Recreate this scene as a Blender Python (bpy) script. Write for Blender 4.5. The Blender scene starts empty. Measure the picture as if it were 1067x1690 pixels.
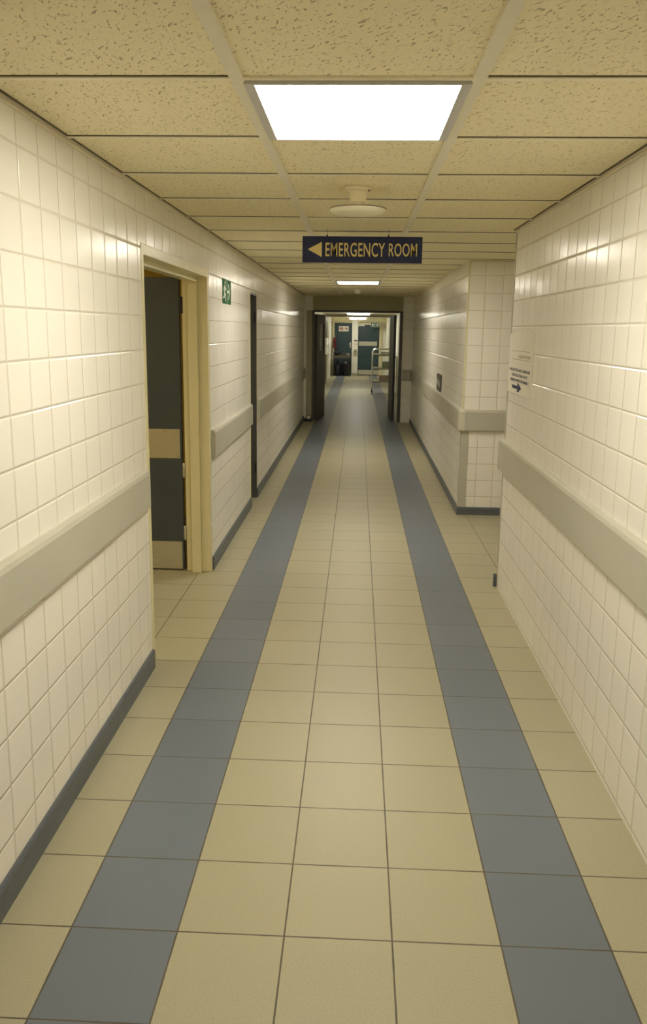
import bpy, bmesh, math, random
from mathutils import Vector, Matrix
random.seed(7)
S = bpy.context.scene
C = S.collection

# ---------------------------------------------------------------- camera
PITCH, YAW, ROLL = .1954, .0409, -.0138
cd = bpy.data.cameras.new('camera'); cam = bpy.data.objects.new('camera', cd); C.objects.link(cam)
cd.sensor_fit = 'HORIZONTAL'; cd.sensor_width = 36; cd.lens = 36 * 1286 / 1067; cd.shift_y = -45 / 1067
cd.clip_start = .05; cd.clip_end = 100
cy_, sy_, cp_, sp_ = math.cos(YAW), math.sin(YAW), math.cos(PITCH), math.sin(PITCH)
_r = Vector((cy_, sy_, 0)); _u = Vector((-sy_ * sp_, cy_ * sp_, cp_)); _f = Vector((-sy_ * cp_, cy_ * cp_, -sp_))
c_, s_ = math.cos(ROLL), math.sin(ROLL)
r2, u2 = c_ * _r - s_ * _u, s_ * _r + c_ * _u
M = Matrix.Identity(4)
for i in range(3):
    M[i][0], M[i][1], M[i][2] = r2[i], u2[i], -_f[i]
M[2][3] = 1.658
cam.matrix_world = M
S.camera = cam

# ---------------------------------------------------------------- light and exposure
S.view_settings.view_transform = 'Standard'; S.view_settings.look = 'None'; S.view_settings.gamma = 1
S.view_settings.use_curve_mapping = False
S.view_settings.exposure = 0.95
W = bpy.data.worlds.new('world'); S.world = W; W.use_nodes = True
W.node_tree.nodes['Background'].inputs[0].default_value = (.9, .8, .55, 1)
W.node_tree.nodes['Background'].inputs[1].default_value = .02
LAMP_WARM = (1, .93, .79)
LAMP_COOL = (1, .97, .86)
E_MAIN, E_MID, E_SECOND, E_FAR, E_ROOM, E_SIDE, E_BACK = 15.5, 14.5, 12, 8.5, 6.0, .6, 9
S.cycles.max_bounces = 16; S.cycles.diffuse_bounces = 12; S.cycles.glossy_bounces = 8

# ---------------------------------------------------------------- materials
def N(nt, t, **k):
    n = nt.nodes.new(t)
    for a, b in k.items(): setattr(n, a, b)
    return n
def math_(nt, op, a, b=None, c=None, clamp=False):
    n = N(nt, 'ShaderNodeMath', operation=op, use_clamp=clamp)
    for i, v in enumerate((a, b, c)):
        if v is None: continue
        if isinstance(v, (int, float)): n.inputs[i].default_value = v
        else: nt.links.new(v, n.inputs[i])
    return n.outputs[0]
def mixc(nt, f, a, b):
    n = N(nt, 'ShaderNodeMix', data_type='RGBA')
    for i, v in ((0, f), (6, a), (7, b)):
        if isinstance(v, (int, float)): n.inputs[i].default_value = v
        elif isinstance(v, tuple): n.inputs[i].default_value = (*v[:3], 1)
        else: nt.links.new(v, n.inputs[i])
    return n.outputs[2]
def mat(name, col, rough=.5, metal=0, spec=.5, noise=.04, scale=30, bump=0, emis=None, estr=0, stretch=None, coat=0):
    m = bpy.data.materials.new(name); m.use_nodes = True; nt = m.node_tree
    b = nt.nodes['Principled BSDF']
    b.inputs['Roughness'].default_value = rough; b.inputs['Metallic'].default_value = metal
    b.inputs['Specular IOR Level'].default_value = spec
    if coat: b.inputs['Coat Weight'].default_value = coat
    if noise or bump:
        g = N(nt, 'ShaderNodeNewGeometry')
        src = g.outputs['Position']
        if stretch:
            vm = N(nt, 'ShaderNodeVectorMath', operation='MULTIPLY'); nt.links.new(src, vm.inputs[0]); vm.inputs[1].default_value = stretch
            src = vm.outputs[0]
        n = N(nt, 'ShaderNodeTexNoise'); n.inputs['Scale'].default_value = scale; n.inputs['Detail'].default_value = 4
        nt.links.new(src, n.inputs['Vector'])
        d = tuple(max(0, c * (1 - 3 * noise)) for c in col); l = tuple(min(1, c * (1 + 3 * noise)) for c in col)
        nt.links.new(mixc(nt, n.outputs[0], d, l), b.inputs['Base Color'])
        if bump:
            bp = N(nt, 'ShaderNodeBump'); bp.inputs['Strength'].default_value = bump; bp.inputs['Distance'].default_value = .002
            nt.links.new(n.outputs[0], bp.inputs['Height']); nt.links.new(bp.outputs[0], b.inputs['Normal'])
    else: b.inputs['Base Color'].default_value = (*col, 1)
    if emis:
        b.inputs['Emission Color'].default_value = (*emis, 1); b.inputs['Emission Strength'].default_value = estr
    return m

def edge_dist(nt, coord, off, size):
    """metres to the nearest joint, and the tile index"""
    t = math_(nt, 'DIVIDE', math_(nt, 'SUBTRACT', coord, off), size)
    fl = math_(nt, 'FLOOR', t); fr = math_(nt, 'SUBTRACT', t, fl)
    d = math_(nt, 'MULTIPLY', math_(nt, 'MINIMUM', fr, math_(nt, 'SUBTRACT', 1.0, fr)), size)
    return d, fl
def smooth(nt, v, a, b):
    n = N(nt, 'ShaderNodeMapRange', interpolation_type='SMOOTHSTEP')
    nt.links.new(v, n.inputs[0]); n.inputs[1].default_value = a; n.inputs[2].default_value = b
    return n.outputs[0]

def wall_tile(name, offx, offy, offz, size=.1525, base=(.89, .86, .78), grout=(.62, .55, .41), rough=.23, tilt=.022):
    m = bpy.data.materials.new(name); m.use_nodes = True; nt = m.node_tree; b = nt.nodes['Principled BSDF']
    g = N(nt, 'ShaderNodeNewGeometry')
    sp = N(nt, 'ShaderNodeSeparateXYZ'); nt.links.new(g.outputs['Position'], sp.inputs[0])
    sn = N(nt, 'ShaderNodeSeparateXYZ'); nt.links.new(g.outputs['True Normal'], sn.inputs[0])
    isx = math_(nt, 'GREATER_THAN', math_(nt, 'ABSOLUTE', sn.outputs[0]), .7)
    ux = math_(nt, 'SUBTRACT', sp.outputs[0], offx); uy = math_(nt, 'SUBTRACT', sp.outputs[1], offy)
    u = math_(nt, 'ADD', math_(nt, 'MULTIPLY', uy, isx), math_(nt, 'MULTIPLY', ux, math_(nt, 'SUBTRACT', 1.0, isx)))
    d1, i1 = edge_dist(nt, u, 0.0, size); d2, i2 = edge_dist(nt, sp.outputs[2], offz, size)
    d = math_(nt, 'MINIMUM', d1, d2)
    mask = smooth(nt, d, .0007, .0018)
    cv = N(nt, 'ShaderNodeCombineXYZ'); nt.links.new(i1, cv.inputs[0]); nt.links.new(i2, cv.inputs[1]); nt.links.new(isx, cv.inputs[2])
    wn = N(nt, 'ShaderNodeTexWhiteNoise', noise_dimensions='3D'); nt.links.new(cv.outputs[0], wn.inputs['Vector'])
    lo = tuple(c * .965 for c in base)
    tc = mixc(nt, wn.outputs[0], lo, base)
    nt.links.new(mixc(nt, mask, grout, tc), b.inputs['Base Color'])
    # each tile lies very slightly out of true, its glaze is a little wavy and its edges are rounded
    a = N(nt, 'ShaderNodeVectorMath', operation='SUBTRACT'); nt.links.new(wn.outputs[1], a.inputs[0]); a.inputs[1].default_value = (.5, .5, .5)
    sc = N(nt, 'ShaderNodeVectorMath', operation='SCALE'); nt.links.new(a.outputs[0], sc.inputs[0]); sc.inputs['Scale'].default_value = tilt
    ad = N(nt, 'ShaderNodeVectorMath', operation='ADD'); nt.links.new(g.outputs['Normal'], ad.inputs[0]); nt.links.new(sc.outputs[0], ad.inputs[1])
    nn = N(nt, 'ShaderNodeVectorMath', operation='NORMALIZE'); nt.links.new(ad.outputs[0], nn.inputs[0])
    no = N(nt, 'ShaderNodeTexNoise'); no.inputs['Scale'].default_value = 14; no.inputs['Detail'].default_value = 1
    nt.links.new(g.outputs['Position'], no.inputs['Vector'])
    h = math_(nt, 'ADD', smooth(nt, d, 0.0, .007), math_(nt, 'MULTIPLY', no.outputs[0], .30))
    bp = N(nt, 'ShaderNodeBump'); bp.inputs['Strength'].default_value = 1; bp.inputs['Distance'].default_value = .0024
    nt.links.new(h, bp.inputs['Height']); nt.links.new(nn.outputs[0], bp.inputs['Normal']); nt.links.new(bp.outputs[0], b.inputs['Normal'])
    rr = N(nt, 'ShaderNodeMapRange'); nt.links.new(mask, rr.inputs[0]); rr.inputs[3].default_value = .7; rr.inputs[4].default_value = rough
    gl = math_(nt, 'SUBTRACT', rr.outputs[0], math_(nt, 'MULTIPLY', math_(nt, 'SUBTRACT', 1.0, smooth(nt, d, .004, .009)), math_(nt, 'MULTIPLY', mask, .13)))
    nt.links.new(gl, b.inputs['Roughness'])
    return m

def floor_tile():
    m = bpy.data.materials.new('floor_tiles'); m.use_nodes = True; nt = m.node_tree; b = nt.nodes['Principled BSDF']
    g = N(nt, 'ShaderNodeNewGeometry'); sp = N(nt, 'ShaderNodeSeparateXYZ'); nt.links.new(g.outputs['Position'], sp.inputs[0])
    x, y = sp.outputs[0], sp.outputs[1]
    d1, i1 = edge_dist(nt, x, -.7693, .3); d2, i2 = edge_dist(nt, y, 1.881, .3)
    no = N(nt, 'ShaderNodeTexNoise'); no.inputs['Scale'].default_value = 9; nt.links.new(g.outputs['Position'], no.inputs['Vector'])
    wob = math_(nt, 'MULTIPLY', math_(nt, 'SUBTRACT', no.outputs[0], .5), .0016)
    m1 = smooth(nt, math_(nt, 'ADD', d1, wob), .0014, .0032); m2 = smooth(nt, math_(nt, 'ADD', d2, wob), .0014, .0033)
    mask = math_(nt, 'MULTIPLY', m1, m2)
    sl = math_(nt, 'LESS_THAN', math_(nt, 'ABSOLUTE', math_(nt, 'SUBTRACT', x, -.6193)), .15)
    sr = math_(nt, 'LESS_THAN', math_(nt, 'ABSOLUTE', math_(nt, 'SUBTRACT', x, .5807)), .15)
    blue = math_(nt, 'ADD', sl, sr)
    cv = N(nt, 'ShaderNodeCombineXYZ'); nt.links.new(i1, cv.inputs[0]); nt.links.new(i2, cv.inputs[1])
    wn = N(nt, 'ShaderNodeTexWhiteNoise', noise_dimensions='3D'); nt.links.new(cv.outputs[0], wn.inputs['Vector'])
    fine = N(nt, 'ShaderNodeTexNoise'); fine.inputs['Scale'].default_value = 420; fine.inputs['Detail'].default_value = 2
    nt.links.new(g.outputs['Position'], fine.inputs['Vector'])
    fr = smooth(nt, fine.outputs[0], .35, .68)
    tan = mixc(nt, fr, (.355, .33, .215), (.505, .47, .32))
    tan = mixc(nt, wn.outputs[0], tan, mixc(nt, .12, tan, (.28, .25, .17)))
    bl = mixc(nt, wn.outputs[0], (.145, .170, .205), (.162, .188, .226))
    bl = mixc(nt, math_(nt, 'MULTIPLY', fr, .12), bl, (.26, .28, .29))
    base = mixc(nt, blue, tan, bl)
    gr = mixc(nt, no.outputs[0], (.075, .060, .038), (.13, .11, .075))
    nt.links.new(mixc(nt, mask, gr, base), b.inputs['Base Color'])
    bp = N(nt, 'ShaderNodeBump'); bp.inputs['Strength'].default_value = .6; bp.inputs['Distance'].default_value = .0015
    h = math_(nt, 'ADD', mask, math_(nt, 'MULTIPLY', fine.outputs[0], .06))
    nt.links.new(h, bp.inputs['Height']); nt.links.new(bp.outputs[0], b.inputs['Normal'])
    b.inputs['Roughness'].default_value = .40; b.inputs['Specular IOR Level'].default_value = .5
    return m

def ceiling_tile():
    m = bpy.data.materials.new('fissured_ceiling_tile'); m.use_nodes = True; nt = m.node_tree; b = nt.nodes['Principled BSDF']
    g = N(nt, 'ShaderNodeNewGeometry')
    def layer(rot, sx, sy, scale, lo, hi, w):
        m0 = N(nt, 'ShaderNodeMapping'); m0.inputs['Rotation'].default_value = (0, 0, rot)
        mp = N(nt, 'ShaderNodeMapping'); mp.inputs['Scale'].default_value = (sx, sy, 1)
        mp.inputs['Location'].default_value = (w, w * .7, 0)
        nt.links.new(g.outputs['Position'], m0.inputs[0]); nt.links.new(m0.outputs[0], mp.inputs[0])
        n = N(nt, 'ShaderNodeTexNoise'); n.inputs['Scale'].default_value = scale; n.inputs['Detail'].default_value = 1.5; n.inputs['Distortion'].default_value = .6
        nt.links.new(mp.outputs[0], n.inputs['Vector'])
        return smooth(nt, n.outputs[0], lo, hi)
    a = layer(.95, 1, 2.8, 44, .64, .70, 3); c = layer(1.45, 1, 2.4, 58, .65, .71, 9)
    f = math_(nt, 'MAXIMUM', a, c)
    fine = N(nt, 'ShaderNodeTexNoise'); fine.inputs['Scale'].default_value = 160; fine.inputs['Detail'].default_value = 3
    nt.links.new(g.outputs['Position'], fine.inputs['Vector'])
    base = mixc(nt, fine.outputs[0], (.86, .78, .52), (.95, .88, .63))
    nt.links.new(mixc(nt, math_(nt, 'MULTIPLY', f, .72), base, (.36, .30, .17)), b.inputs['Base Color'])
    bp = N(nt, 'ShaderNodeBump'); bp.inputs['Strength'].default_value = .7; bp.inputs['Distance'].default_value = .002
    h = math_(nt, 'SUBTRACT', math_(nt, 'MULTIPLY', fine.outputs[0], .5), f)
    nt.links.new(h, bp.inputs['Height']); nt.links.new(bp.outputs[0], b.inputs['Normal'])
    b.inputs['Roughness'].default_value = .9; b.inputs['Specular IOR Level'].default_value = .1
    return m

M_wl = wall_tile('wall_tiles_left', 0, .043, .0325)
M_wr = wall_tile('wall_tiles_right', .957, .111, .0175)
M_floor = floor_tile(); M_ceil = ceiling_tile()
M_bar = mat('painted_ceiling_bar', (.83, .78, .62), .55, noise=.02)
M_barw = mat('pale_ceiling_bar', (.90, .85, .66), .5, noise=.02)
M_angle = mat('wall_angle', (.62, .56, .42), .5, noise=.04)
M_gap = mat('dark_gap_shade', (.16, .135, .085), .9, noise=.03)  # dark tone: shade painted into ceiling gaps; also a disc edge and a slot
M_guard = mat('grey_wall_guard', (.49, .475, .39), .38, noise=.02, scale=6)
M_guardcap = mat('pale_guard_cap', (.62, .59, .47), .4, noise=.02)
M_skirt = mat('slate_skirting', (.105, .12, .135), .42, noise=.10, scale=18)
M_cream = mat('cream_frame_paint', (.74, .68, .42), .33, noise=.02, scale=8)
M_plaster = mat('cream_plaster', (.70, .64, .46), .7, noise=.03, scale=5)
M_yellow = mat('ochre_paint', (.62, .47, .10), .7, noise=.04, scale=4)
M_slate = mat('slate_door_paint', (.060, .076, .084), .38, noise=.05, scale=6)
M_darkgrey = mat('dark_grey_paint', (.085, .08, .07), .4, noise=.08, scale=5)
M_brown = mat('dark_portal_paint_and_shade', (.42, .39, .26), .6, noise=.04, scale=5)
M_steel = mat('brushed_steel', (.64, .62, .50), .36, metal=.7, noise=.05, scale=12, stretch=(1, 1, 22))
M_chrome = mat('chrome', (.75, .74, .70), .2, metal=1, noise=.02)
M_black = mat('black_plastic', (.02, .02, .02), .4, noise=.02)
M_teal = mat('teal_door_paint', (.034, .064, .074), .4, noise=.05, scale=3)
M_white = mat('white_plastic', (.82, .80, .70), .35, noise=.02)
M_whitecol = mat('white_paint', (.86, .84, .74), .5, noise=.02)
M_navy = mat('navy_sign_face', (.014, .024, .105), .45, noise=.03)
M_gold = mat('yellow_lettering', (.95, .80, .36), .5, noise=.02)
M_green = mat('green_sign_face', (.006, .09, .03), .6, spec=.25, noise=.05)
M_signwhite = mat('white_sign_marks', (.80, .84, .72), .6, noise=.01)
M_paper = mat('notice_board_face', (.74, .70, .60), .6, noise=.01)
M_ink = mat('navy_ink', (.015, .022, .09), .5, noise=.01)
M_greyink = mat('grey_ink', (.26, .23, .19), .5, noise=.01)
M_red = mat('red_enamel', (.13, .008, .012), .3, noise=.04)
M_redink = mat('red_sign_ink', (.32, .05, .04), .5, noise=.02)
M_vinyl = mat('black_vinyl', (.012, .011, .015), .45, noise=.10, scale=14, bump=.6)
M_wood = mat('brown_table_wood', (.16, .13, .095), .5, noise=.1, scale=10, stretch=(8, 1, 1))
M_glassdark = mat('dark_glass', (.012, .012, .010), .06, spec=.8, noise=0)
M_pink = mat('pale_pink_card', (.62, .50, .44), .7, noise=.03)
M_diffgrey = mat('grey_light_frame', (.58, .57, .55), .4, noise=.02)
def lamp_mat(name, col, st):
    m = bpy.data.materials.new(name); m.use_nodes = True; nt = m.node_tree; b = nt.nodes['Principled BSDF']
    b.inputs['Base Color'].default_value = (.8, .8, .8, 1); b.inputs['Roughness'].default_value = .4
    b.inputs['Emission Color'].default_value = (*col, 1); b.inputs['Emission Strength'].default_value = st
    return m
L_main = lamp_mat('lit_diffuser', LAMP_WARM, E_MAIN); L_sec = lamp_mat('dimmer_diffuser', LAMP_WARM, E_SECOND)
L_far = lamp_mat('far_diffuser', LAMP_COOL, E_FAR); L_room = lamp_mat('room_diffuser', (1, .85, .55), E_ROOM)
L_side = lamp_mat('added_side_diffuser', LAMP_WARM, E_SIDE); L_mid = lamp_mat('middle_diffuser', LAMP_WARM, E_MID); L_back = lamp_mat('rear_diffuser', LAMP_WARM, E_BACK)

# ---------------------------------------------------------------- builders
class MB:
    """collects shapes given in world coordinates; build() links them as ONE mesh object"""
    def __init__(s): s.bm = bmesh.new()
    def box(s, x0, x1, y0, y1, z0, z1, bev=0):
        m = Matrix.Translation(((x0 + x1) / 2, (y0 + y1) / 2, (z0 + z1) / 2)) @ Matrix.Diagonal((abs(x1 - x0), abs(y1 - y0), abs(z1 - z0), 1))
        r = bmesh.ops.create_cube(s.bm, size=1, matrix=m)
        if bev:
            es = list({e for v in r['verts'] for e in v.link_edges})
            bmesh.ops.bevel(s.bm, geom=es, offset=bev, segments=2, affect='EDGES', profile=.7)
        return s
    def obox(s, org, ax, ay, lx, ly, lz, bev=0):
        """box standing at org along the flat directions ax, ay; lx, ly, lz = (from, to)"""
        ax = Vector(ax).normalized(); ay = Vector(ay).normalized(); az = ax.cross(ay)
        R = Matrix((ax, ay, az)).transposed().to_4x4()
        c = Vector(((lx[0] + lx[1]) / 2, (ly[0] + ly[1]) / 2, (lz[0] + lz[1]) / 2))
        m = Matrix.Translation(Vector(org)) @ R @ Matrix.Translation(c) @ Matrix.Diagonal((lx[1] - lx[0], ly[1] - ly[0], lz[1] - lz[0], 1))
        r = bmesh.ops.create_cube(s.bm, size=1, matrix=m)
        if bev:
            es = list({e for v in r['verts'] for e in v.link_edges})
            bmesh.ops.bevel(s.bm, geom=es, offset=bev, segments=2, affect='EDGES', profile=.7)
        return s
    def lathe(s, c, prof, n=32, axis='Z'):
        rings = []
        for r, z in prof:
            ring = []
            for i in range(n):
                a = 2 * math.pi * i / n
                p = (r * math.cos(a), r * math.sin(a), z)
                if axis == 'Y': p = (p[0], z, p[1])
                if axis == 'X': p = (z, p[0], p[1])
                ring.append(s.bm.verts.new((c[0] + p[0], c[1] + p[1], c[2] + p[2])))
            rings.append(ring)
        for a, b in zip(rings, rings[1:]):
            for i in range(n): s.bm.faces.new((a[i], a[(i + 1) % n], b[(i + 1) % n], b[i]))
        s.bm.faces.new(rings[0]); s.bm.faces.new(rings[-1])
        return s
    def tube(s, pts, r, n=10):
        pts = [Vector(p) for p in pts]; rings = []
        for k, p in enumerate(pts):
            t = (pts[min(k + 1, len(pts) - 1)] - pts[max(k - 1, 0)]).normalized()
            ref = Vector((0, 0, 1)) if abs(t.z) < .9 else Vector((1, 0, 0))
            a = t.cross(ref).normalized(); b = t.cross(a)
            rings.append([s.bm.verts.new(p + r * (math.cos(2 * math.pi * i / n) * a + math.sin(2 * math.pi * i / n) * b)) for i in range(n)])
        for a, b in zip(rings, rings[1:]):
            for i in range(n): s.bm.faces.new((a[i], a[(i + 1) % n], b[(i + 1) % n], b[i]))
        s.bm.faces.new(rings[0]); s.bm.faces.new(rings[-1])
        return s
    def poly(s, pts, org, u, v, th):
        """flat outline in the plane org + a*u + b*v, th thick"""
        u, v = Vector(u), Vector(v); w = u.cross(v).normalized() * th; o = Vector(org)
        A = [s.bm.verts.new(o + a * u + b * v + w) for a, b in pts]; B = [s.bm.verts.new(o + a * u + b * v) for a, b in pts]
        s.bm.faces.new(A); s.bm.faces.new(B[::-1]); n = len(pts)
        for i in range(n): s.bm.faces.new((A[i], B[i], B[(i + 1) % n], A[(i + 1) % n]))
        return s
    def sweep(s, prof, path):
        """prof: (out, z) points, out measured from the wall; path: (x, y, nx, ny) stations"""
        rings = [[s.bm.verts.new((x + nx * o, y + ny * o, z)) for o, z in prof] for x, y, nx, ny in path]
        n = len(prof)
        for a, b in zip(rings, rings[1:]):
            for i in range(n): s.bm.faces.new((a[i], a[(i + 1) % n], b[(i + 1) % n], b[i]))
        s.bm.faces.new(rings[0]); s.bm.faces.new(rings[-1])
        return s
    def blob(s, c, r, seed=0, amp=.15, sub=3):
        rr = bmesh.ops.create_icosphere(s.bm, subdivisions=sub, radius=1)
        rnd = random.Random(seed); ph = [rnd.uniform(0, 6) for _ in range(6)]
        for v in rr['verts']:
            p = v.co.copy()
            k = 1 + amp * (math.sin(4 * p.x + ph[0]) * math.sin(5 * p.y + ph[1]) + .6 * math.sin(7 * p.z + ph[2]) * math.sin(6 * p.x + ph[3]))
            v.co = Vector((c[0] + p.x * r[0] * k, c[1] + p.y * r[1] * k, c[2] + max(p.z * k, -.8) * r[2]))
        return s
    def build(s, name, m, parent=None, smooth_=False):
        bmesh.ops.recalc_face_normals(s.bm, faces=s.bm.faces[:])
        org = Vector((0, 0, 0)); p = parent
        while p is not None: org += p.location; p = p.parent
        for v in s.bm.verts: v.co -= org
        me = bpy.data.meshes.new(name); s.bm.to_mesh(me); s.bm.free(); me.materials.append(m)
        if smooth_:
            for f in me.polygons: f.use_smooth = True
            me.set_sharp_from_angle(angle=math.radians(40))
        o = bpy.data.objects.new(name, me); C.objects.link(o)
        if parent: o.parent = parent
        return o
def thing(name, loc, label, cat, group=None):
    o = bpy.data.objects.new(name, None); C.objects.link(o); o.location = loc; o.empty_display_size = .05
    o['label'] = label; o['category'] = cat
    if group: o['group'] = group
    return o
def tag(o, label, cat, group=None):
    o['label'] = label; o['category'] = cat
    if group: o['group'] = group
    return o
def struct(o): o['kind'] = 'structure'; return o
def structure_root(name, loc):
    o = bpy.data.objects.new(name, None); C.objects.link(o); o.location = loc; o['kind'] = 'structure'; return o

def lettering(text, name, m, parent, centre, u, v, width, height, bold=.0, th=.001, spacing=1.0):
    """raised lettering fitted to width x height, centred at a point of the plane (u right, v up)"""
    cu = bpy.data.curves.new('lettering', 'FONT'); cu.body = text; cu.align_x = 'CENTER'; cu.offset = bold; cu.space_character = spacing
    cu.extrude = .0; cu.resolution_u = 4
    t = bpy.data.objects.new('lettering', cu); C.objects.link(t)
    bpy.context.view_layer.update()
    me = bpy.data.meshes.new_from_object(t.evaluated_get(bpy.context.evaluated_depsgraph_get()))
    bpy.data.objects.remove(t); bpy.data.curves.remove(cu)
    xs = [p.co.x for p in me.vertices]; ys = [p.co.y for p in me.vertices]
    x0, x1, y0, y1 = min(xs), max(xs), min(ys), max(ys)
    u, v = Vector(u), Vector(v); w = u.cross(v).normalized(); o = Vector(centre)
    bm = bmesh.new(); bm.from_mesh(me); bpy.data.meshes.remove(me)
    for p in bm.verts:
        a = ((p.co.x - x0) / (x1 - x0) - .5) * width; b = ((p.co.y - y0) / (y1 - y0) - .5) * height
        p.co = o + a * u + b * v
    r = bmesh.ops.extrude_face_region(bm, geom=bm.faces[:])
    for g in r['geom']:
        if isinstance(g, bmesh.types.BMVert): g.co += w * th
    mb = MB(); mb.bm.free(); mb.bm = bm
    return mb.build(name, m, parent)

# ================================================================ SETTING
XL, XR, H = -.985, .956, 2.27
YB = -7.0            # the corridor runs on behind the camera
YP = 14.5            # cross doors
YE = 30.0            # far end
struct(MB().box(-4.2, 4.2, YB - .1, YE + .4, -.12, 0).build('floor', M_floor))
# ceiling: boards + exposed bars
struct(MB().box(XL - .02, XR + .06, YB, YP + .12, H + .006, H + .06).box(XR + .06, 4.1, 4.98, 7.12, H + .006, H + .06).build('ceiling', M_ceil))
g = MB()
for x in (-.3156, .2846): g.box(x - .017, x + .017, YB, YP, H - .002, H + .006)
struct(g.build('trim_1', M_bar))
g = MB(); k0 = int((YB - 2.0918) / .6103)
gp = MB()
for k in range(k0, 21):
    y = 2.0918 + .6103 * k
    if y > YP: break
    for a, b in ((XL, -.3326), (-.2986, .2676), (.3016, XR)):
        g.box(a, b, y - .009, y + .011, H, H + .0055)
        if not (a > -.31 and a < 0 and (abs(y - 2.09) < .1 or abs(y - 2.70) < .1)):
            gp.box(a + .004, b - .004, y - .0118, y - .009, H + .003, H + .0058)  # dark strip stands in for the shadow beside each cross bar
for k in (5, 6, 7, 8):
    y = 2.0918 + .6103 * k
    if 5.0 < y < 7.1:
        g.box(XR, 4.0, y - .009, y + .011, H, H + .0055); gp.box(XR, 4.0, y - .0118, y - .009, H + .003, H + .0058)
struct(g.build('trim_2', M_barw)); struct(gp.build('gap_shade_bars', M_gap))
# L-shaped perimeter angle under the boards
g = MB()
def angle(x0, x1, y0, y1): g.box(x0, x1, y0, y1, H - .004, H + .002)
angle(XL, XL + .016, YB, YP); angle(XR - .016, XR, YB, 5.01)
g.box(XR + .0, XR + 1.5, 7.07, 7.09, H - .004, H + .005)
struct(g.build('trim_4', M_angle))
g = MB(); g.box(XL + .001, XL + .022, YB, YP, H + .003, H + .0062); g.box(XR - .022, XR - .001, YB, 5.01, H + .003, H + .0062); struct(g.build('gap_shade_walls', M_gap))  # dark strips put the shade of the wall-edge gap into colour
g = MB()
g.box(XL + .0005, XL + .006, YB, YP, H - .012, H - .004); g.box(XR - .006, XR - .0005, YB, 5.01, H - .012, H - .004)
struct(g.build('trim_5', M_bar))

# left wall: near run, over the doorway, middle run, over the cupboard, far run
D1a, D1b = 3.60, 5.19
D2a, D2b = 7.20, 7.66
WT = .17
g = MB()
g.box(XL - WT, XL, YB, D1a, 0, H + .05); g.box(XL - WT, XL, D1a, D1b, 2.03, H + .05)
g.box(XL - WT, XL, D1b, D2a, 0, H + .05); g.box(XL - WT, XL, D2a, D2b, 1.99, H + .05); g.box(XL - WT, XL, D2b, YP + .12, 0, H + .05)
struct(g.build('wall_left', M_wl))
# right wall near run, ends where the side passage opens
g = MB(); g.box(XR, XR + .15, YB, 5.01, 0, H + .05)
g.box(XR + .15, 4.1, 4.86, 5.01, 0, H + .05)
struct(g.build('wall_right', M_wr))
# pier beyond the side passage: its end faces the camera
def slanted(x0, y0, x1, y1, t, z0, z1):
    m = MB(); vs = [m.bm.verts.new(p) for p in ((x0, y0, z0), (x1, y1, z0), (x1 + t, y1, z0), (x0 + t, y0, z0), (x0, y0, z1), (x1, y1, z1), (x1 + t, y1, z1), (x0 + t, y0, z1))]
    for f in ((0, 1, 2, 3), (4, 5, 6, 7), (0, 1, 5, 4), (1, 2, 6, 5), (2, 3, 7, 6), (3, 0, 4, 7)): m.bm.faces.new([vs[i] for i in f])
    return m
PX, PY, QX = .957, 7.09, .995
g = MB().poly([(PX, PY), (4.1, PY), (4.1, PY + .15), (PX + .25, PY + .15), (QX + .25, YP + .12), (QX, YP + .12)], (0, 0, 0), (1, 0, 0), (0, 1, 0), H + .05)
struct(g.build('wall_right', M_wr))
struct(MB().box(4.1, 4.2, 4.86, 7.24, 0, H + .05).build('wall_right', M_plaster))
struct(MB().box(-1.16, 1.11, YB - .1, YB, 0, H + .05).build('wall_back', M_plaster))

# portal at the cross doors
PL, PR, PZ = -.83, .755, 1.985
g = MB()
g.box(XL - .1, PL, YP, YP + .12, 0, H + .05); g.box(PR + .055, 1.3, YP, YP + .12, 0, H + .05)
struct(g.build('wall_front', M_wr))
struct(MB().box(PL, PR + .055, YP, YP + .12, PZ + .03, H + .05).build('wall_front', M_brown))
g = MB()
g.box(PL - .01, PL + .03, YP - .012, YP + .13, 0, PZ + .03); g.box(PR, PR + .055, YP - .012, YP + .13, 0, PZ + .03)
g.box(PL + .03, PR, YP - .012, YP + .13, PZ, PZ + .04)
struct(g.build('trim_6', M_darkgrey)); struct(MB().box(XL + .04, PL - .01, YP - .014, YP - .002, 0, PZ + .03).build('wall_shade_strip', M_brown))  # the brown strip paints the shade on the wall left of the doors

# the stretch beyond the cross doors
HF = 2.14
struct(MB().box(-1.1, 1.15, YP + .12, YE + .2, HF, HF + .05).build('ceiling', M_barw))
struct(MB().box(-1.0, 1.05, 24.5, 24.75, HF - .06, HF).build('trim_7', M_brown))
g = MB(); g.box(-1.15, -1.0, YP + .12, 22.4, 0, HF + .05); g.box(-1.15, -1.0, 25.4, YE + .2, 0, HF + .05); g.box(-1.15, -1.0, 22.4, 25.4, 1.98, HF + .05)
g.box(-1.15, -1.09, 22.4, 25.4, 0, 1.98)
struct(g.build('wall_left', M_whitecol))
struct(MB().box(1.05, 1.2, YP + .12, YE + .2, 0, HF + .05).build('wall_right', M_whitecol))
struct(MB().box(-1.15, 1.2, YE, YE + .2, 0, HF + .05).build('wall_front', M_whitecol))
struct(MB().box(-1.0, .0, 29.78, YE, HF - .14, HF).box(.0, 1.05, 29.72, YE, 2.0, HF).build('trim_8', M_cream))

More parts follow.
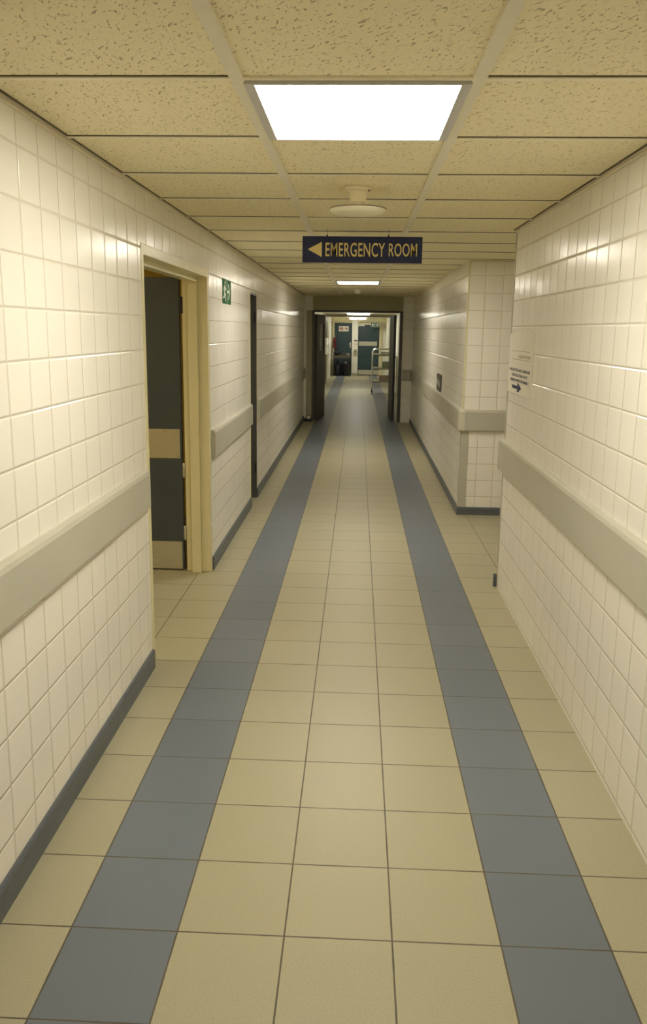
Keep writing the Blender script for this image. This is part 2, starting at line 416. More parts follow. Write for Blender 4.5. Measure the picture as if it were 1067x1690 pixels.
# skirtings
def skirt(name, path, h=.095, t=.013):
    m = MB(); pr = [(-.002, 0), (t, 0), (t, h - .012), (t - .005, h - .002), (-.002, h)]
    m.sweep(pr, path); return struct(m.build(name, M_skirt))
skirt('baseboard_left', [(XL, YB, 1, 0), (XL, 3.60, 1, 0)])
skirt('baseboard_left', [(XL, 5.215, 1, 0), (XL, D2a, 1, 0)])
skirt('baseboard_left', [(XL, D2b, 1, 0), (XL, YP - .02, 1, 0)])
skirt('baseboard_right', [(QX, YP - .02, -1, 0), (PX, PY, -1, -1), (3.9, PY, 0, -1)], h=.075)
struct(MB().box(XR - .022, XR + 1.5, 5.011, 5.03, 0, .085, .003).build('baseboard_right', M_skirt))

# metal tile trims on the wall corners
g = MB(); g.box(XR - .004, XR + .012, 4.998, 5.014, .086, H); struct(g.build('trim_9', M_guard))
g = MB(); g.box(PX - .003, PX + .010, PY - .003, PY + .012, .98, H); struct(g.build('trim_10', M_cream))

# ---------------------------------------------------------------- doorway 1 (left): frame, and the leaf folded back into the room
d1 = structure_root('door_1', (-1.155, 5.19, 0))
g = MB()
g.box(-1.155, -1.110, 5.185, 5.20, 0, 2.03)                    # far jamb: rebate, stop, outer face
g.box(-1.110, -1.047, 5.135, 5.20, 0, 2.03, .004)
g.box(-1.047, XL + .002, 5.165, 5.215, 0, 2.035, .005)
g.box(-1.155, XL + .003, 3.601, 3.640, 0, 2.036, .003)             # near jamb
g.box(-1.110, -1.047, 3.63, 3.68, 0, 2.0, .003)
g.box(-1.047, XL + .002, 3.641, 5.1645, 1.985, 2.035, .003)         # head
g.box(-1.110, -1.047, 3.64, 5.15, 1.955, 2.03, .004)
g.box(-1.155, -1.110, 3.64, 5.19, 2.0, 2.03)
g.build('door_frame', M_cream, d1)
LY0, LY1, LX0, LX1 = 5.182, 5.226, -2.02, -1.175
lf = MB().box(LX0, LX1, LY0, LY1, .008, 1.985, .002).build('door_leaf', M_slate, d1)
def plate(z0, z1):
    p = MB().box(LX0 + .02, LX1 - .012, LY0 - .0025, LY0, z0, z1, .0008).build('push_plate' if z0 > .5 else 'kick_plate', M_steel, lf)
    s = MB()
    for x in (LX0 + .06, LX0 + .3, -1.49, LX1 - .12, LX1 - .03):
        for z in (z0 + .012, z1 - .012): s.lathe((x, LY0 - .0045, z), [(.003, 0), (.004, .002)], 10, 'Y')
    s.build('screw', M_chrome, lf)
plate(.793, .991); plate(.012, .208)
for z0, z1 in ((1.755, 1.862), (.66, .76), (.22, .32)):
    h = MB().lathe((-1.166, 5.186, z0), [(.006, 0), (.009, .004), (.009, z1 - z0 - .004), (.006, z1 - z0)], 14)
    h.box(-1.172, -1.150, 5.184, 5.190, z0, z1)
    for k in range(1, 4): h.lathe((-1.166, 5.186, z0 + (z1 - z0) * k / 4), [(.0105, -.003), (.0105, .003)], 12)
    h.build('hinge', M_black if z0 > 1.5 else M_steel, d1, True)
# the room behind it
struct(MB().box(-4.2, -4.1, 2.4, 6.9, 0, 2.6).box(-4.1, XL - WT - .001, 2.3, 2.4, 0, 2.6).box(-4.1, XL - WT - .001, 6.8, 6.9, 0, 2.6)
       .build('wall_left', M_yellow))
struct(MB().box(-4.1, XL - WT - .001, 2.4, 6.8, 2.5, 2.6).build('ceiling', M_plaster))
t = thing('room_ceiling_light', (-2.6, 3.6, 2.5), 'ceiling light inside the side room behind the open slate door', 'ceiling light')
MB().box(-3.2, -2.0, 3.3, 3.9, 2.46, 2.5, .004).build('frame', M_diffgrey, t); MB().box(-3.17, -2.03, 3.33, 3.87, 2.452, 2.46).build('diffuser', L_room, t)

# ---------------------------------------------------------------- doorway 2 (left): narrow dark service cupboard in a reveal
d2 = structure_root('door_2', (XL - .1, 7.43, 0))
g = MB()
g.box(XL - .13, XL + .003, D2b - .02, D2b + .004, .0, 1.992); g.box(XL - .13, XL - .002, D2a, D2a + .012, 0, 1.99)
g.box(XL - .13, XL + .002, D2a, D2b, 1.972, 1.992)
g.build('door_frame', M_darkgrey, d2)
g = MB(); g.box(XL - .003, XL + .005, D2a - .014, D2a + .004, .0, 2.0); g.box(XL - .003, XL + .005, D2b, D2b + .012, .0, 2.0)
g.build('edge_trim', M_cream, d2)
MB().box(XL - .13, XL - .09, D2a + .012, D2b - .02, .01, 1.97, .002).build('door_leaf', M_darkgrey, d2)
for z in (1.72, .25):
    MB().lathe((XL - .006, D2b - .026, z), [(.006, 0), (.009, .004), (.009, .1), (.006, .104)], 12).build('hinge', M_black, d2, True)

# ---------------------------------------------------------------- cross doors
def cross_leaf(name, hx, hy, ex, ey, side, window):
    root = structure_root(name, (hx, hy, 0))
    ax = Vector((ex - hx, ey - hy, 0)); L = ax.length; ax.normalize(); ay = Vector((-ax.y, ax.x, 0))
    T = (-.045, 0) if side < 0 else (0, .045)
    org = (hx, hy, 0)
    g = MB()
    if window:
        w0, w1, z0, z1 = L * .30, L * .86, 1.28, 1.775
        g.obox(org, ax, ay, (0, w0), T, (.01, 1.95)); g.obox(org, ax, ay, (w1, L), T, (.01, 1.95))
        g.obox(org, ax, ay, (w0, w1), T, (.01, z0)); g.obox(org, ax, ay, (w0, w1), T, (z1, 1.95))
    else: g.obox(org, ax, ay, (0, L), T, (.01, 1.95), .002)
    lf = g.build('door_leaf', M_darkgrey if window else M_dark, root)
    f = -1 if side > 0 else 1                               # the face turned to the passage
    fo = (T[0] - .004, T[0]) if side > 0 else (T[1], T[1] + .004)
    if window:
        MB().obox(org, ax, ay, (w0, w1), (T[0] + .015, T[1] - .015), (z0, z1)).build('window_pane', M_glassdark, lf)
        fr = MB()
        for a, b, c, d in ((w0 - .03, w0 + .10, z0 - .02, z1 + .02), (w1 - .015, w1 + .02, z0 - .02, z1 + .02), (w0, w1, z0 - .02, z0 + .015), (w0, w1, z1 - .015, z1 + .02)):
            fr.obox(org, ax, ay, (a, b), fo, (c, d))
        fr.build('window_frame', M_diffgrey, lf)
    MB().obox(org, ax, ay, (.03, L - .03), fo, (.012, .30)).build('kick_plate', mat_dull, lf)
    MB().obox(org, ax, ay, (.03, L - .03), fo, (.98, 1.14)).build('push_plate', mat_dull, lf)
    b = MB(); q = fo[1] + .028 if side < 0 else fo[0] - .028
    P = lambda s, z: Vector(org) + ax * s + ay * q + Vector((0, 0, z))
    b.tube([P(L * .25, 1.19), P(L * .92, 1.19)], .014)
    for s in (L * .3, L * .87): b.tube([P(s, 1.19), Vector(org) + ax * s + ay * (fo[0] if side > 0 else fo[1]) + Vector((0, 0, 1.19))], .008)
    b.build('push_bar', M_steel, lf)
    return root
M_dark = mat('near_black_door_paint', (.030, .032, .030), .4, noise=.04)
mat_dull = mat('worn_dark_plate', (.15, .14, .105), .45, metal=.4, noise=.06)
cross_leaf('door_3', -.80, 14.64, -.675, 15.31, -1, True)
cross_leaf('door_4', .70, 14.64, .655, 15.31, 1, False)

# ---------------------------------------------------------------- far end doors
d5 = structure_root('door_5', (-.56, 29.95, 0))
MB().box(-.89, -.225, 29.95, 29.998, .01, 1.945, .002).build('door_leaf', M_teal, d5)
g = MB(); g.box(-.95, -.89, 29.90, 29.999, 0, 2.0, .003); g.box(-.89, -.225, 29.90, 29.999, 1.945, 2.0, .003); g.build('door_frame', M_cream, d5)
g = MB(); g.box(-.30, -.262, 29.944, 29.951, 1.03, 1.24, .001); g.tube([(-.28, 29.945, 1.17), (-.28, 29.90, 1.17), (-.34, 29.90, 1.17)], .010)
g.build('door_handle', M_white, d5)
struct(MB().box(-.225, .0, 29.74, 29.999, .10, HF, .004).build('trim_11', M_whitecol))
struct(MB().box(-.235, .008, 29.728, 29.998, 0, .10, .003).build('trim_12', M_brown))
d6 = structure_root('door_6', (.4, 29.95, 0))
lf = MB().box(.004, .80, 29.95, 29.998, .01, 1.89, .002).build('door_leaf', M_teal, d6)
MB().box(.03, .72, 29.943, 29.95, 1.11, 1.27, .001).build('push_plate', M_steel, lf)
MB().box(.02, .79, 29.943, 29.95, .03, .21, .001).build('kick_plate', M_steel, lf)
MB().box(.004, .24, 29.90, 29.95, 1.84, 1.905, .004).build('door_closer', M_white, lf)
g = MB(); g.box(.80, .87, 29.88, 29.999, 0, 1.96, .003); g.box(.004, .80, 29.88, 29.999, 1.89, 1.96, .003); g.build('door_frame', M_cream, d6)
d7 = structure_root('door_7', (-1.06, 23.9, 0))
MB().box(-1.06, -1.003, 22.46, 25.34, .01, 1.94, .002).build('door_leaf', mat('brown_door', (.14, .11, .06), .4, noise=.06), d7)
g = MB(); g.box(-1.09, -.99, 22.40, 22.46, 0, 1.98); g.box(-1.09, -.99, 25.34, 25.4, 0, 1.98); g.box(-1.09, -.99, 22.4, 25.4, 1.94, 1.98); g.build('door_frame', M_cream, d7)

# ================================================================ THINGS
# ---------------------------------------------------------------- wall guards
def guard(label, path, z0, z1, caps=(), part='rail'):
    x, y = path[0][0], path[0][1]
    t = thing('wall_guard', (x, y, z0), label, 'wall guard', 'grey wall guards along the corridor')
    pr = [(0, z0), (.020, z0), (.030, z0 + .010), (.030, z1 - .022), (.024, z1 - .008), (.012, z1), (0, z1)]
    MB().sweep(pr, path).build(part, M_guard, t)
    cp = [(a * 1.04 + (.001 if a else 0), z0 - .001 if z < z0 + .002 else (z1 + .001 if z > z1 - .002 else z)) for a, z in pr]
    for c in caps: MB().sweep(cp, c).build('end_cap', M_guardcap, t)
    return t
guard('grey wall guard on the left wall nearest the camera, before the open doorway', [(XL, YB + .05, 1, 0), (XL, 3.53, 1, 0)], .825, 1.012,
      [[(XL, 3.527, 1, 0), (XL, 3.533, 1, 0)]])
guard('short grey wall guard on the left wall between doorway and dark cupboard', [(XL, 5.235, 1, 0), (XL, 7.17, 1, 0)], .79, .985)
guard('grey wall guard on the left wall past the dark cupboard, running to the cross doors', [(XL, 7.69, 1, 0), (XL, YP - .03, 1, 0)], .785, .985)
guard('grey wall guard on the right wall nearest the camera, below the paper notice', [(XR, YB + .05, -1, 0), (XR, 5.045, -1, 0)], .785, .99,
      [[(XR, 5.042, -1, 0), (XR, 5.048, -1, 0)]])
guard('grey wall guard wrapping the tiled pier on the right beyond the side passage',
      [(QX, YP - .03, -1, 0), (PX, PY, -1, -1), (4.0, PY, 0, -1)], .78, .975,
      [[(PX + .0004, PY + .05, -1, 0), (PX, PY, -1, -1), (PX + .022, PY, 0, -1)]])
guard('dark grey guard on the short wall right of the cross doors', [(PR + .07, YP, 0, -1), (QX - .032, YP, 0, -1)], .78, .975)
guard('grey wall guard on the left wall beyond the cross doors', [(-1.0, 15.6, 1, 0), (-1.0, 22.3, 1, 0)], .84, 1.0)

t = tag(MB().box(PX - .004, PX + .066, PY - .004, PY, .075, .78).box(PX - .004, PX, PY, PY + .06, .075, .78).build('corner_guard', M_guard),
        'narrow grey corner guard on the foot of the right tiled pier', 'corner guard')

# ---------------------------------------------------------------- recessed ceiling lights
def panel(label, x0, x1, y0, y1, m, z=H, group='square recessed ceiling lights'):
    t = thing('ceiling_light', ((x0 + x1) / 2, (y0 + y1) / 2, z), label, 'ceiling light', group)
    f = MB(); w = .026
    f.box(x0, x1, y0, y0 + .010, z - .008, z + .005); f.box(x0, x1, y1 - .010, y1, z - .008, z + .005)
    f.box(x0, x0 + w, y0 + .010, y1 - .010, z - .008, z + .005); f.box(x1 - w, x1, y0 + .010, y1 - .010, z - .008, z + .005)
    f.build('frame', M_diffgrey, t)
    MB().box(x0 + w, x1 - w, y0 + .010, y1 - .010, z - .005, z + .003).build('diffuser', m, t)
    return t
panel('brightly lit recessed ceiling light panel closest to the camera', -.3010, .2706, 2.103, 2.692, L_main)
panel('smaller looking lit ceiling panel seen just below the hanging sign', -.3010, .2706, 10.03, 10.62, L_sec)
panel('lit ceiling light panel straight above and behind the hanging sign', -.3010, .2706, 5.765, 6.353, L_mid)
panel('ceiling light panel behind the camera', -.3010, .2706, -5.83, -5.24, L_back)
panel('added unseen ceiling light panel inside the right side passage', 1.55, 2.14, 5.77, 6.35, L_side)  # lamp added out of view to brighten the pier and passage

def surface_light(label, x0, x1, y0, y1, m, h=.05):
    t = thing('surface_ceiling_light', ((x0 + x1) / 2, (y0 + y1) / 2, HF), label, 'ceiling light')
    MB().box(x0 - .02, x1 + .02, y0 - .02, y1 + .02, HF - .012, HF, .002).build('base', M_white, t)
    MB().box(x0, x1, y0, y1, HF - h, HF - .012, .006).build('diffuser', m, t)
surface_light('wide lit surface light right under the head of the cross doors', -.30, .30, 21.4, 22.0, L_far)
surface_light('left of two small lit ceiling lights by the far doors', -.31, -.04, 28.2, 28.7, L_far, .07)
surface_light('right of two small lit ceiling lights by the far doors', .01, .27, 28.2, 28.7, L_far, .07)

# ---------------------------------------------------------------- round ceiling diffuser
c = (-.013, 3.61, 0)
t = thing('ceiling_air_diffuser', (c[0], c[1], H), 'round cream ceiling fitting with a wide disc below a short neck', 'air diffuser')
MB().lathe(c, [(.057, H + .004), (.058, H - .003), (.053, H - .007), (.040, H - .010)], 40).build('flange', M_barw, t, True)
MB().lathe(c, [(.037, H - .006), (.036, H - .060), (.039, H - .076)], 36).build('neck', M_barw, t, True)
g = MB()
for i in range(36):
    a = 2 * math.pi * i / 36; u = (math.cos(a), math.sin(a), 0)
    g.obox((c[0], c[1], H - .078), u, (-u[1], u[0], 0), (.036, .043), (-.0016, .0016), (0, .020))
g.build('rib_collar', M_bar, t)
MB().lathe(c, [(.040, H - .072), (.112, H - .080), (.122, H - .086), (.123, H - .092), (.116, H - .100), (.090, H - .106), (.04, H - .110), (.004, H - .111)], 56).build('disc', M_barw, t, True)
g = MB(); g.lathe(c, [(.1235, H - .0835), (.1245, H - .0850), (.1235, H - .0870)], 56); g.build('disc_edge', M_gap, t, True)
MB().lathe((c[0] + .047, c[1] - .02, H - .014), [(.003, 0), (.003, .008)], 10).build('screw', M_black, t)

# ---------------------------------------------------------------- smoke detector
c = (-.02, 12.0, 0)
t = thing('smoke_detector', (c[0], c[1], H), 'small pale dome detector on the ceiling past the second light panel', 'smoke detector')
MB().lathe(c, [(.052, H), (.052, H - .014), (.046, H - .020)], 28).build('base', M_white, t, True)
MB().lathe(c, [(.044, H - .018), (.044, H - .045), (.034, H - .062), (.012, H - .070)], 28).build('head', M_white, t, True)

# ---------------------------------------------------------------- hanging EMERGENCY ROOM sign
SY = 4.93; sx0, sx1, sz0, sz1 = -.350, .377, 2.065, 2.220
t = thing('hanging_sign', (.0135, SY, sz0), 'dark blue hanging sign with yellow arrow reading EMERGENCY ROOM', 'sign')
pn = MB().box(sx0, sx1, SY, SY + .012, sz0, sz1, .001).build('panel', M_navy, t)
U, V = (1, 0, 0), (0, 0, 1)
sw, sh = sx1 - sx0, sz1 - sz0
tri = [(sx0 + sw * .045, sz0 + sh * .50), (sx0 + sw * .163, sz0 + sh * .21), (sx0 + sw * .163, sz0 + sh * .79)]
MB().poly(tri, (0, SY - .0008, 0), U, V, .0008).build('arrow', M_gold, pn)
lettering('EMERGENCY', 'lettering', M_gold, pn, (sx0 + sw * .4415, SY - .0002, sz0 + sh * .50), U, V, sw * .497, sh * .53, bold=.010, th=.0008, spacing=1.05)
lettering('ROOM', 'lettering', M_gold, pn, (sx0 + sw * .8395, SY - .0002, sz0 + sh * .505), U, V, sw * .235, sh * .50, bold=.010, th=.0008, spacing=1.05)
for x in (-.200, .172):
    g = MB(); g.tube([(x, SY + .006, H), (x, SY + .006, sz1 + .008)], .0011, 6).build('wire', M_black, t)
    MB().lathe((x, SY + .006, sz1), [(.005, 0), (.006, .004), (.003, .010)], 12).build('clip', M_black, t)

# ---------------------------------------------------------------- green exit sign on the left wall
y0, y1, z0, z1 = 5.75, 6.12, 1.842, 2.018
t = thing('exit_sign', (XL, (y0 + y1) / 2, z0), 'green emergency exit sign with running figure and arrow on the left wall', 'sign')
bd = MB().box(XL, XL + .003, y0, y1, z0, z1).build('panel', M_green, t)
h = z1 - z0
def circ(a, b, r, n=18): return [(a + r * math.cos(2 * math.pi * i / n), b + r * math.sin(2 * math.pi * i / n)) for i in range(n)]
def man(mb, org, U, V, s):
    """running figure, s = height"""
    P = lambda L: [(a * s, b * s) for a, b in L]
    mb.poly(P(circ(.58, .88, .085)), org, U, V, .0008)
    mb.poly(P([(.44, .78), (.60, .76), (.52, .42), (.34, .44)]), org, U, V, .0008)      # trunk
    mb.poly(P([(.50, .78), (.56, .70), (.34, .64), (.20, .48), (.13, .52), (.30, .72)]), org, U, V, .0008)   # rear arm
    mb.poly(P([(.54, .74), (.60, .78), (.72, .62), (.86, .66), (.87, .59), (.68, .53)]), org, U, V, .0008)   # front arm
    mb.poly(P([(.40, .48), (.53, .46), (.74, .34), (.70, .06), (.62, .06), (.64, .29), (.46, .33)]), org, U, V, .0008)  # front leg
    mb.poly(P([(.34, .48), (.47, .42), (.36, .20), (.10, .16), (.09, .24), (.28, .28)]), org, U, V, .0008)   # rear leg
def arrow(mb, org, U, V, s):
    mb.poly([(0, .42 * s), (.45 * s, .42 * s), (.45 * s, .58 * s), (0, .58 * s)], org, U, V, .0008)
    mb.poly([(.30 * s, .04 * s), (.48 * s, .04 * s), (.86 * s, .5 * s), (.48 * s, .96 * s), (.30 * s, .96 * s), (.62 * s, .5 * s)], org, U, V, .0008)
Uw, Vw = (0, 1, 0), (0, 0, 1)      # right and up as seen by someone facing the left wall
g = MB(); man(g, (XL + .0030, y0 + .012, z0 + .008), Uw, Vw, h * .92); g.build('running_figure', M_signwhite, bd)
g = MB(); arrow(g, (XL + .0030, y0 + .205, z0 + .028), Uw, Vw, h * .70); g.build('arrow', M_signwhite, bd)
MB().box(XL + .003, XL + .0036, y0 + .178, y0 + .190, z0, z1).build('divider', M_signwhite, bd)

# ---------------------------------------------------------------- notice on the right wall
ya, yb, za, zb = 5.0, 4.335, 1.300, 1.655      # far edge, near edge
t = thing('wall_notice', (XR, (ya + yb) / 2, za), 'cream notice with small blue text and a dark blue arrow on the right wall', 'sign')
bd = MB().box(XR - .005, XR, yb, ya, za, zb, .001).build('panel', M_paper, t)
Un = (0, -1, 0)
def line(txt, z, w, hh, m, cy=None, bold=.012):
    lettering(txt, 'lettering', m, bd, (XR - .0051, (ya + yb) / 2 if cy is None else cy, z), Un, Vw, w, hh, bold=bold, th=.0006)
hh = zb - za; ww = ya - yb
zr = lambda f: zb - f * hh
line('PLEASE NOTE THE LANCET LABORATORY', zr(.60), ww * .88, .0175, M_ink)
line('IS SITUATED DOWN ON THE', zr(.685), ww * .66, .0175, M_ink)
line('CORRIDOR OPPOSITE THE PHARMACY', zr(.77), ww * .80, .0175, M_ink)
line('LABORATORY', zr(.37), ww * .50, .016, M_greyink, cy=yb + ww * .32, bold=.0)
g = MB()
for f in (.285, .425): g.box(XR - .0058, XR - .005, yb + ww * .10, ya - ww * .14, zr(f) - .0012, zr(f) + .0012)
g.build('rule', M_greyink, bd)
g = MB(); a0 = ya - ww * .22
g.poly([(0, -.010), (.165, -.010), (.165, .010), (0, .010)], (XR - .0052, a0, zr(.885)), Un, Vw, .0008)
g.poly([(.145, -.026), (.185, -.026), (.265, 0), (.185, .026), (.145, .026), (.175, 0)], (XR - .0056, a0, zr(.885)), Un, Vw, .0008)
g.build('arrow', M_ink, bd)

# ---------------------------------------------------------------- switch panel on the pier side
px = PX + (QX - PX) * (9.2 - PY) / (YP - PY)
t = thing('switch_panel', (px, 9.2, .985), 'dark wall switch panel above the guard on the right pier', 'switch')
MB().box(px - .016, px + .004, 9.02, 9.45, .985, 1.175, .003).build('plate', M_darkgrey, t)
for y in (9.12, 9.25, 9.37): MB().box(px - .020, px - .015, y - .03, y + .03, 1.03 + (y - 9.1) * .1, 1.09 + (y - 9.1) * .1, .002).build('switch_button', M_diffgrey, t)

# ---------------------------------------------------------------- black door holder at the cross doors
t = thing('door_holder', (-.93, 14.42, 0), 'small black floor door holder left of the cross doors', 'door stop')
MB().box(-.965, -.83, 14.36, 14.46, 0, .05, .006).build('base', M_black, t)
MB().lathe((-.885, 14.34, .075), [(.022, 0), (.032, .006), (.032, .05), (.02, .07)], 18, 'Y').build('magnet', M_steel, t, True)
MB().box(-.91, -.86, 14.39, 14.45, .05, .11, .006).build('bracket', M_black, t)

# ---------------------------------------------------------------- trolley past the cross doors
tx0, tx1, ty0, ty1, th = .40, .98, 20.8, 21.6, 1.19
t = thing('steel_trolley', ((tx0 + tx1) / 2, (ty0 + ty1) / 2, 0), 'tall tubular steel trolley with three shelves beyond the cross doors', 'trolley')
def arc_loop(y):
    r = .09; pts = [(tx0, y, .12)]
    pts += [(tx0, y, th - r)] + [(tx0 + r - r * math.cos(a), y, th - r + r * math.sin(a)) for a in (.4, .8, 1.2)] + [(tx0 + r, y, th)]
    pts += [(tx1 - r, y, th)] + [(tx1 - r + r * math.sin(a), y, th - r + r * math.cos(a)) for a in (.4, .8, 1.2)] + [(tx1, y, th - r), (tx1, y, .12)]
    return pts
for y in (ty0, ty1): MB().tube(arc_loop(y), .016).build('frame_hoop', M_chrome, t, True)
g = MB()
for x in (tx0, tx1): g.tube([(x, ty0, 1.06), (x, ty1, 1.06)], .010)
for y in (ty0, ty1): g.tube([(tx0, y, 1.06), (tx1, y, 1.06)], .010)
g.tube([(tx0 + .04, ty0, th - .02), (tx0 + .04, ty1, th - .02)], .010)
g.build('guard_rail', M_chrome, t, True)
for z in (.33, .67, 1.02):
    g = MB(); g.box(tx0 + .01, tx1 - .01, ty0 + .01, ty1 - .01, z, z + .012)
    for a, b, c_2, d in ((tx0 + .01, tx1 - .01, ty0 + .01, ty0 + .02), (tx0 + .01, tx1 - .01, ty1 - .02, ty1 - .01), (tx0 + .01, tx0 + .02, ty0 + .01, ty1 - .01), (tx1 - .02, tx1 - .01, ty0 + .01, ty1 - .01)):
        g.box(a, b, c_2, d, z, z + .035)
    g.build('shelf', M_steel, t)
for x in (tx0, tx1):
    for y in (ty0, ty1):
        f = MB().box(x - .014, x + .014, y - .02, y + .02, .085, .125, .003).build('caster', M_black, t)
        MB().lathe((x - .012, y, .045), [(.030, 0), (.045, .003), (.045, .021), (.030, .024)], 20, 'X').build('wheel', M_black, f, True)
tag(MB().box(.66, .95, 20.95, 21.35, .684, .86, .006).build('carton', mat('green_grey_card', (.40, .42, .32), .7)), 'grey green carton on the middle shelf of the trolley', 'box')
tag(MB().box(.58, .84, 20.95, 21.3, .342, .50, .006).build('carton', M_pink), 'pale pink carton on the bottom shelf of the trolley', 'box')
o = MB().box(.60, .93, 20.95, 21.4, 1.032, 1.13, .008).build('linen_stack', mat('pale_green_linen', (.45, .47, .36), .9, bump=.4)); tag(o, 'folded pale green linen on the top shelf of the trolley', 'linen')

# ---------------------------------------------------------------- wall cabinet left, beyond the cross doors
t = thing('wall_cabinet', (-.92, 21.8, 1.02), 'white wall cabinet on the left wall beyond the cross doors', 'cabinet')
MB().box(-1.0, -.845, 21.5, 22.2, 1.02, 1.45, .004).build('body', M_white, t)
MB().box(-.845, -.838, 21.52, 22.18, 1.03, 1.44, .002).build('door', M_white, t)
MB().box(-.838, -.828, 21.56, 21.58, 1.2, 1.28, .002).build('handle', M_steel, t)

# ---------------------------------------------------------------- table at the far end with bags
t = thing('side_table', (-.58, 29.4, 0), 'dark brown side table in front of the left teal door', 'table')
MB().box(-.93, -.25, 29.15, 29.68, .725, .755, .004).build('tabletop', M_wood, t)
MB().box(-.90, -.28, 29.18, 29.66, .66, .725).build('apron', M_wood, t)
for x in (-.90, -.31):
    for y in (29.18, 29.61): MB().box(x, x + .045, y, y + .045, 0, .66, .003).build('leg', M_vinyl, t)
t = thing('black_bag', (-.74, 29.4, .755), 'slumped black bag on the left of the side table', 'bag')
MB().blob((-.775, 29.42, .84), (.125, .15, .105), 3, .12).build('body', M_vinyl, t, True)
MB().tube([(-.84, 29.35, .92), (-.80, 29.34, .99), (-.72, 29.34, .99), (-.68, 29.35, .92)], .01).build('handle', M_vinyl, t, True)
tag(MB().blob((-.51, 29.42, .797), (.09, .14, .042), 9, .12).build('folded_cloth', mat('dark_brown_cloth', (.06, .045, .035), .9, bump=.5), None, True), 'low dark cloth bundle in the middle of the side table', 'cloth')
tag(MB().box(-.42, -.30, 29.28, 29.5, .756, .84, .008).build('small_box', mat('dull_grey_card', (.20, .22, .20), .6)), 'small grey box at the right end of the side table', 'box')
t = thing('waste_bin', (-.45, 29.42, 0), 'black bin with a pale lid knob under the side table', 'bin')
MB().lathe((-.44, 29.42, 0), [(.105, 0), (.128, .40), (.132, .41), (.12, .42)], 28).build('body', M_vinyl, t, True)
MB().lathe((-.44, 29.42, .42), [(.12, 0), (.11, .035), (.03, .05)], 28).build('lid', M_vinyl, t, True)
MB().lathe((-.44, 29.40, .49), [(.02, -.02), (.05, -.01), (.045, .03), (.01, .05)], 18).build('knob', M_steel, t, True)
t = thing('black_bag', (-.73, 29.42, 0), 'large black sack standing on the floor under the side table', 'bag')
MB().blob((-.735, 29.42, .22), (.125, .18, .28), 21, .12).build('body', M_vinyl, t, True)
MB().blob((-.735, 29.42, .52), (.045, .05, .05), 5, .2, 2).build('knot', M_vinyl, t, True)

# ---------------------------------------------------------------- fire extinguisher
t = thing('fire_extinguisher', (-.925, 29.70, 1.0), 'red fire extinguisher hanging left of the teal door', 'fire extinguisher')
c = (-.87, 29.72, 0)
MB().lathe(c, [(.05, 1.0), (.060, 1.015), (.062, 1.33), (.055, 1.385), (.024, 1.41), (.022, 1.43)], 28).build('cylinder', M_red, t, True)
MB().lathe(c, [(.020, 1.43), (.026, 1.435), (.026, 1.47), (.014, 1.48)], 20).build('valve', M_chrome, t, True)
MB().tube([(-.90, 29.70, 1.47), (-.87, 29.64, 1.49), (-.85, 29.62, 1.485)], .008).build('handle', M_red, t, True)
MB().tube([(-.88, 29.70, 1.45), (-.83, 29.68, 1.40), (-.822, 29.67, 1.25), (-.83, 29.67, 1.12)], .010).build('hose', M_black, t, True)
MB().box(-1.0, -.97, 29.69, 29.75, 1.15, 1.35, .003).box(-.975, -.955, 29.70, 29.74, 1.28, 1.31).build('bracket', M_steel, t)

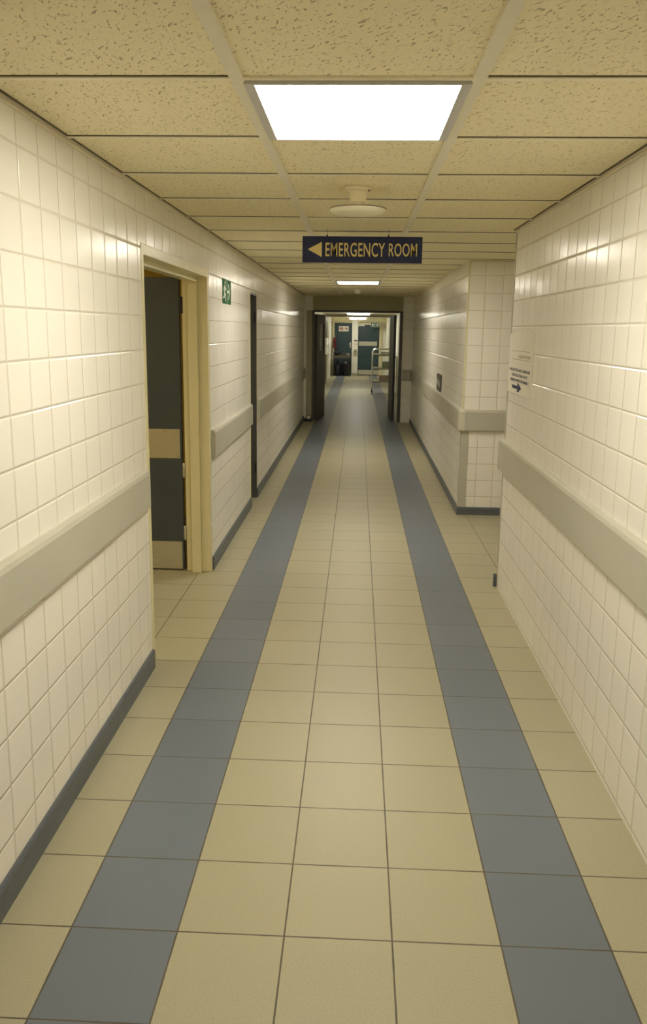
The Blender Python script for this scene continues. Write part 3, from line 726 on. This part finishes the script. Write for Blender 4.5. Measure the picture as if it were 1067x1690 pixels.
# ---------------------------------------------------------------- signs at the far end
t = thing('door_notice', (-.542, 29.95, 1.636), 'white sign with red circle and arrow on the left teal door', 'sign')
bd = MB().box(-.727, -.357, 29.943, 29.95, 1.636, 1.833, .001).build('panel', M_white, t)
g = MB(); oc = circ(0, 0, .070, 28); ic = circ(0, 0, .050, 28)
for i in range(28):
    j = (i + 1) % 28; g.poly([ic[i], oc[i], oc[j], ic[j]], (-.635, 29.943, 1.735), U, V, .001)
g.poly([(-.052, .040), (-.040, .052), (.052, -.040), (.040, -.052)], (-.635, 29.943, 1.735), U, V, .001)
g.poly([(-.04, -.016), (.04, -.016), (.04, .016), (-.04, .016)], (-.635, 29.943, 1.735), U, V, .0006)
g.build('prohibition_mark', M_redink, bd)
g = MB(); g.poly([(-.055, -.010), (.0, -.010), (.0, .010), (-.055, .010)], (-.445, 29.943, 1.735), U, V, .001)
g.poly([(-.01, -.045), (.055, 0), (-.01, .045)], (-.445, 29.943, 1.735), U, V, .001); g.build('arrow', M_redink, bd)

t = thing('exit_sign', (.618, 29.5, 1.808), 'small hanging green exit sign with white symbols by the right teal door', 'sign')
bd = MB().box(.456, .78, 29.5, 29.512, 1.808, 1.983, .001).build('panel', mat('dark_green_sign', (.03, .07, .035), .4), t)
g = MB(); q = (.54, 29.5, 1.895)
g.poly([(-.06, -.014), (.06, -.014), (.06, .014), (-.06, .014)], q, U, V, .001); g.poly([(-.014, -.06), (.014, -.06), (.014, .06), (-.014, .06)], (q[0], 29.4995, q[2]), U, V, .001)
g.build('cross', M_signwhite, bd)
g = MB(); man(g, (.64, 29.5, 1.825), U, V, .14); g.build('running_figure', M_signwhite, bd)
g = MB()
for a, b, c2, d in ((.456, .78, 1.808, 1.818), (.456, .78, 1.973, 1.983), (.456, .466, 1.808, 1.983), (.77, .78, 1.808, 1.983), (.612, .624, 1.808, 1.983)): g.box(a, b, 29.498, 29.5, c2, d)
g.build('border', M_signwhite, bd)
for x in (.52, .72): MB().tube([(x, 29.506, 1.983), (x, 29.506, HF)], .003, 6).build('hanger_rod', M_steel, t)

t = thing('soap_dispenser', (-.09, 29.74, 1.17), 'black topped dispenser on the white column between the teal doors', 'dispenser')
MB().box(-.135, -.035, 29.66, 29.74, 1.20, 1.285, .008).build('body', M_white, t); MB().box(-.14, -.03, 29.65, 29.74, 1.285, 1.325, .006).build('top', M_black, t)
t = thing('glove_box', (-.09, 29.74, .81), 'grey beige box on the column below the dispenser', 'box')
MB().box(-.15, -.022, 29.64, 29.74, .81, .985, .006).build('body', mat('grey_beige_plastic', (.42, .38, .28), .5), t); MB().box(-.12, -.05, 29.636, 29.641, .87, .93, .001).build('slot', M_gap, t)
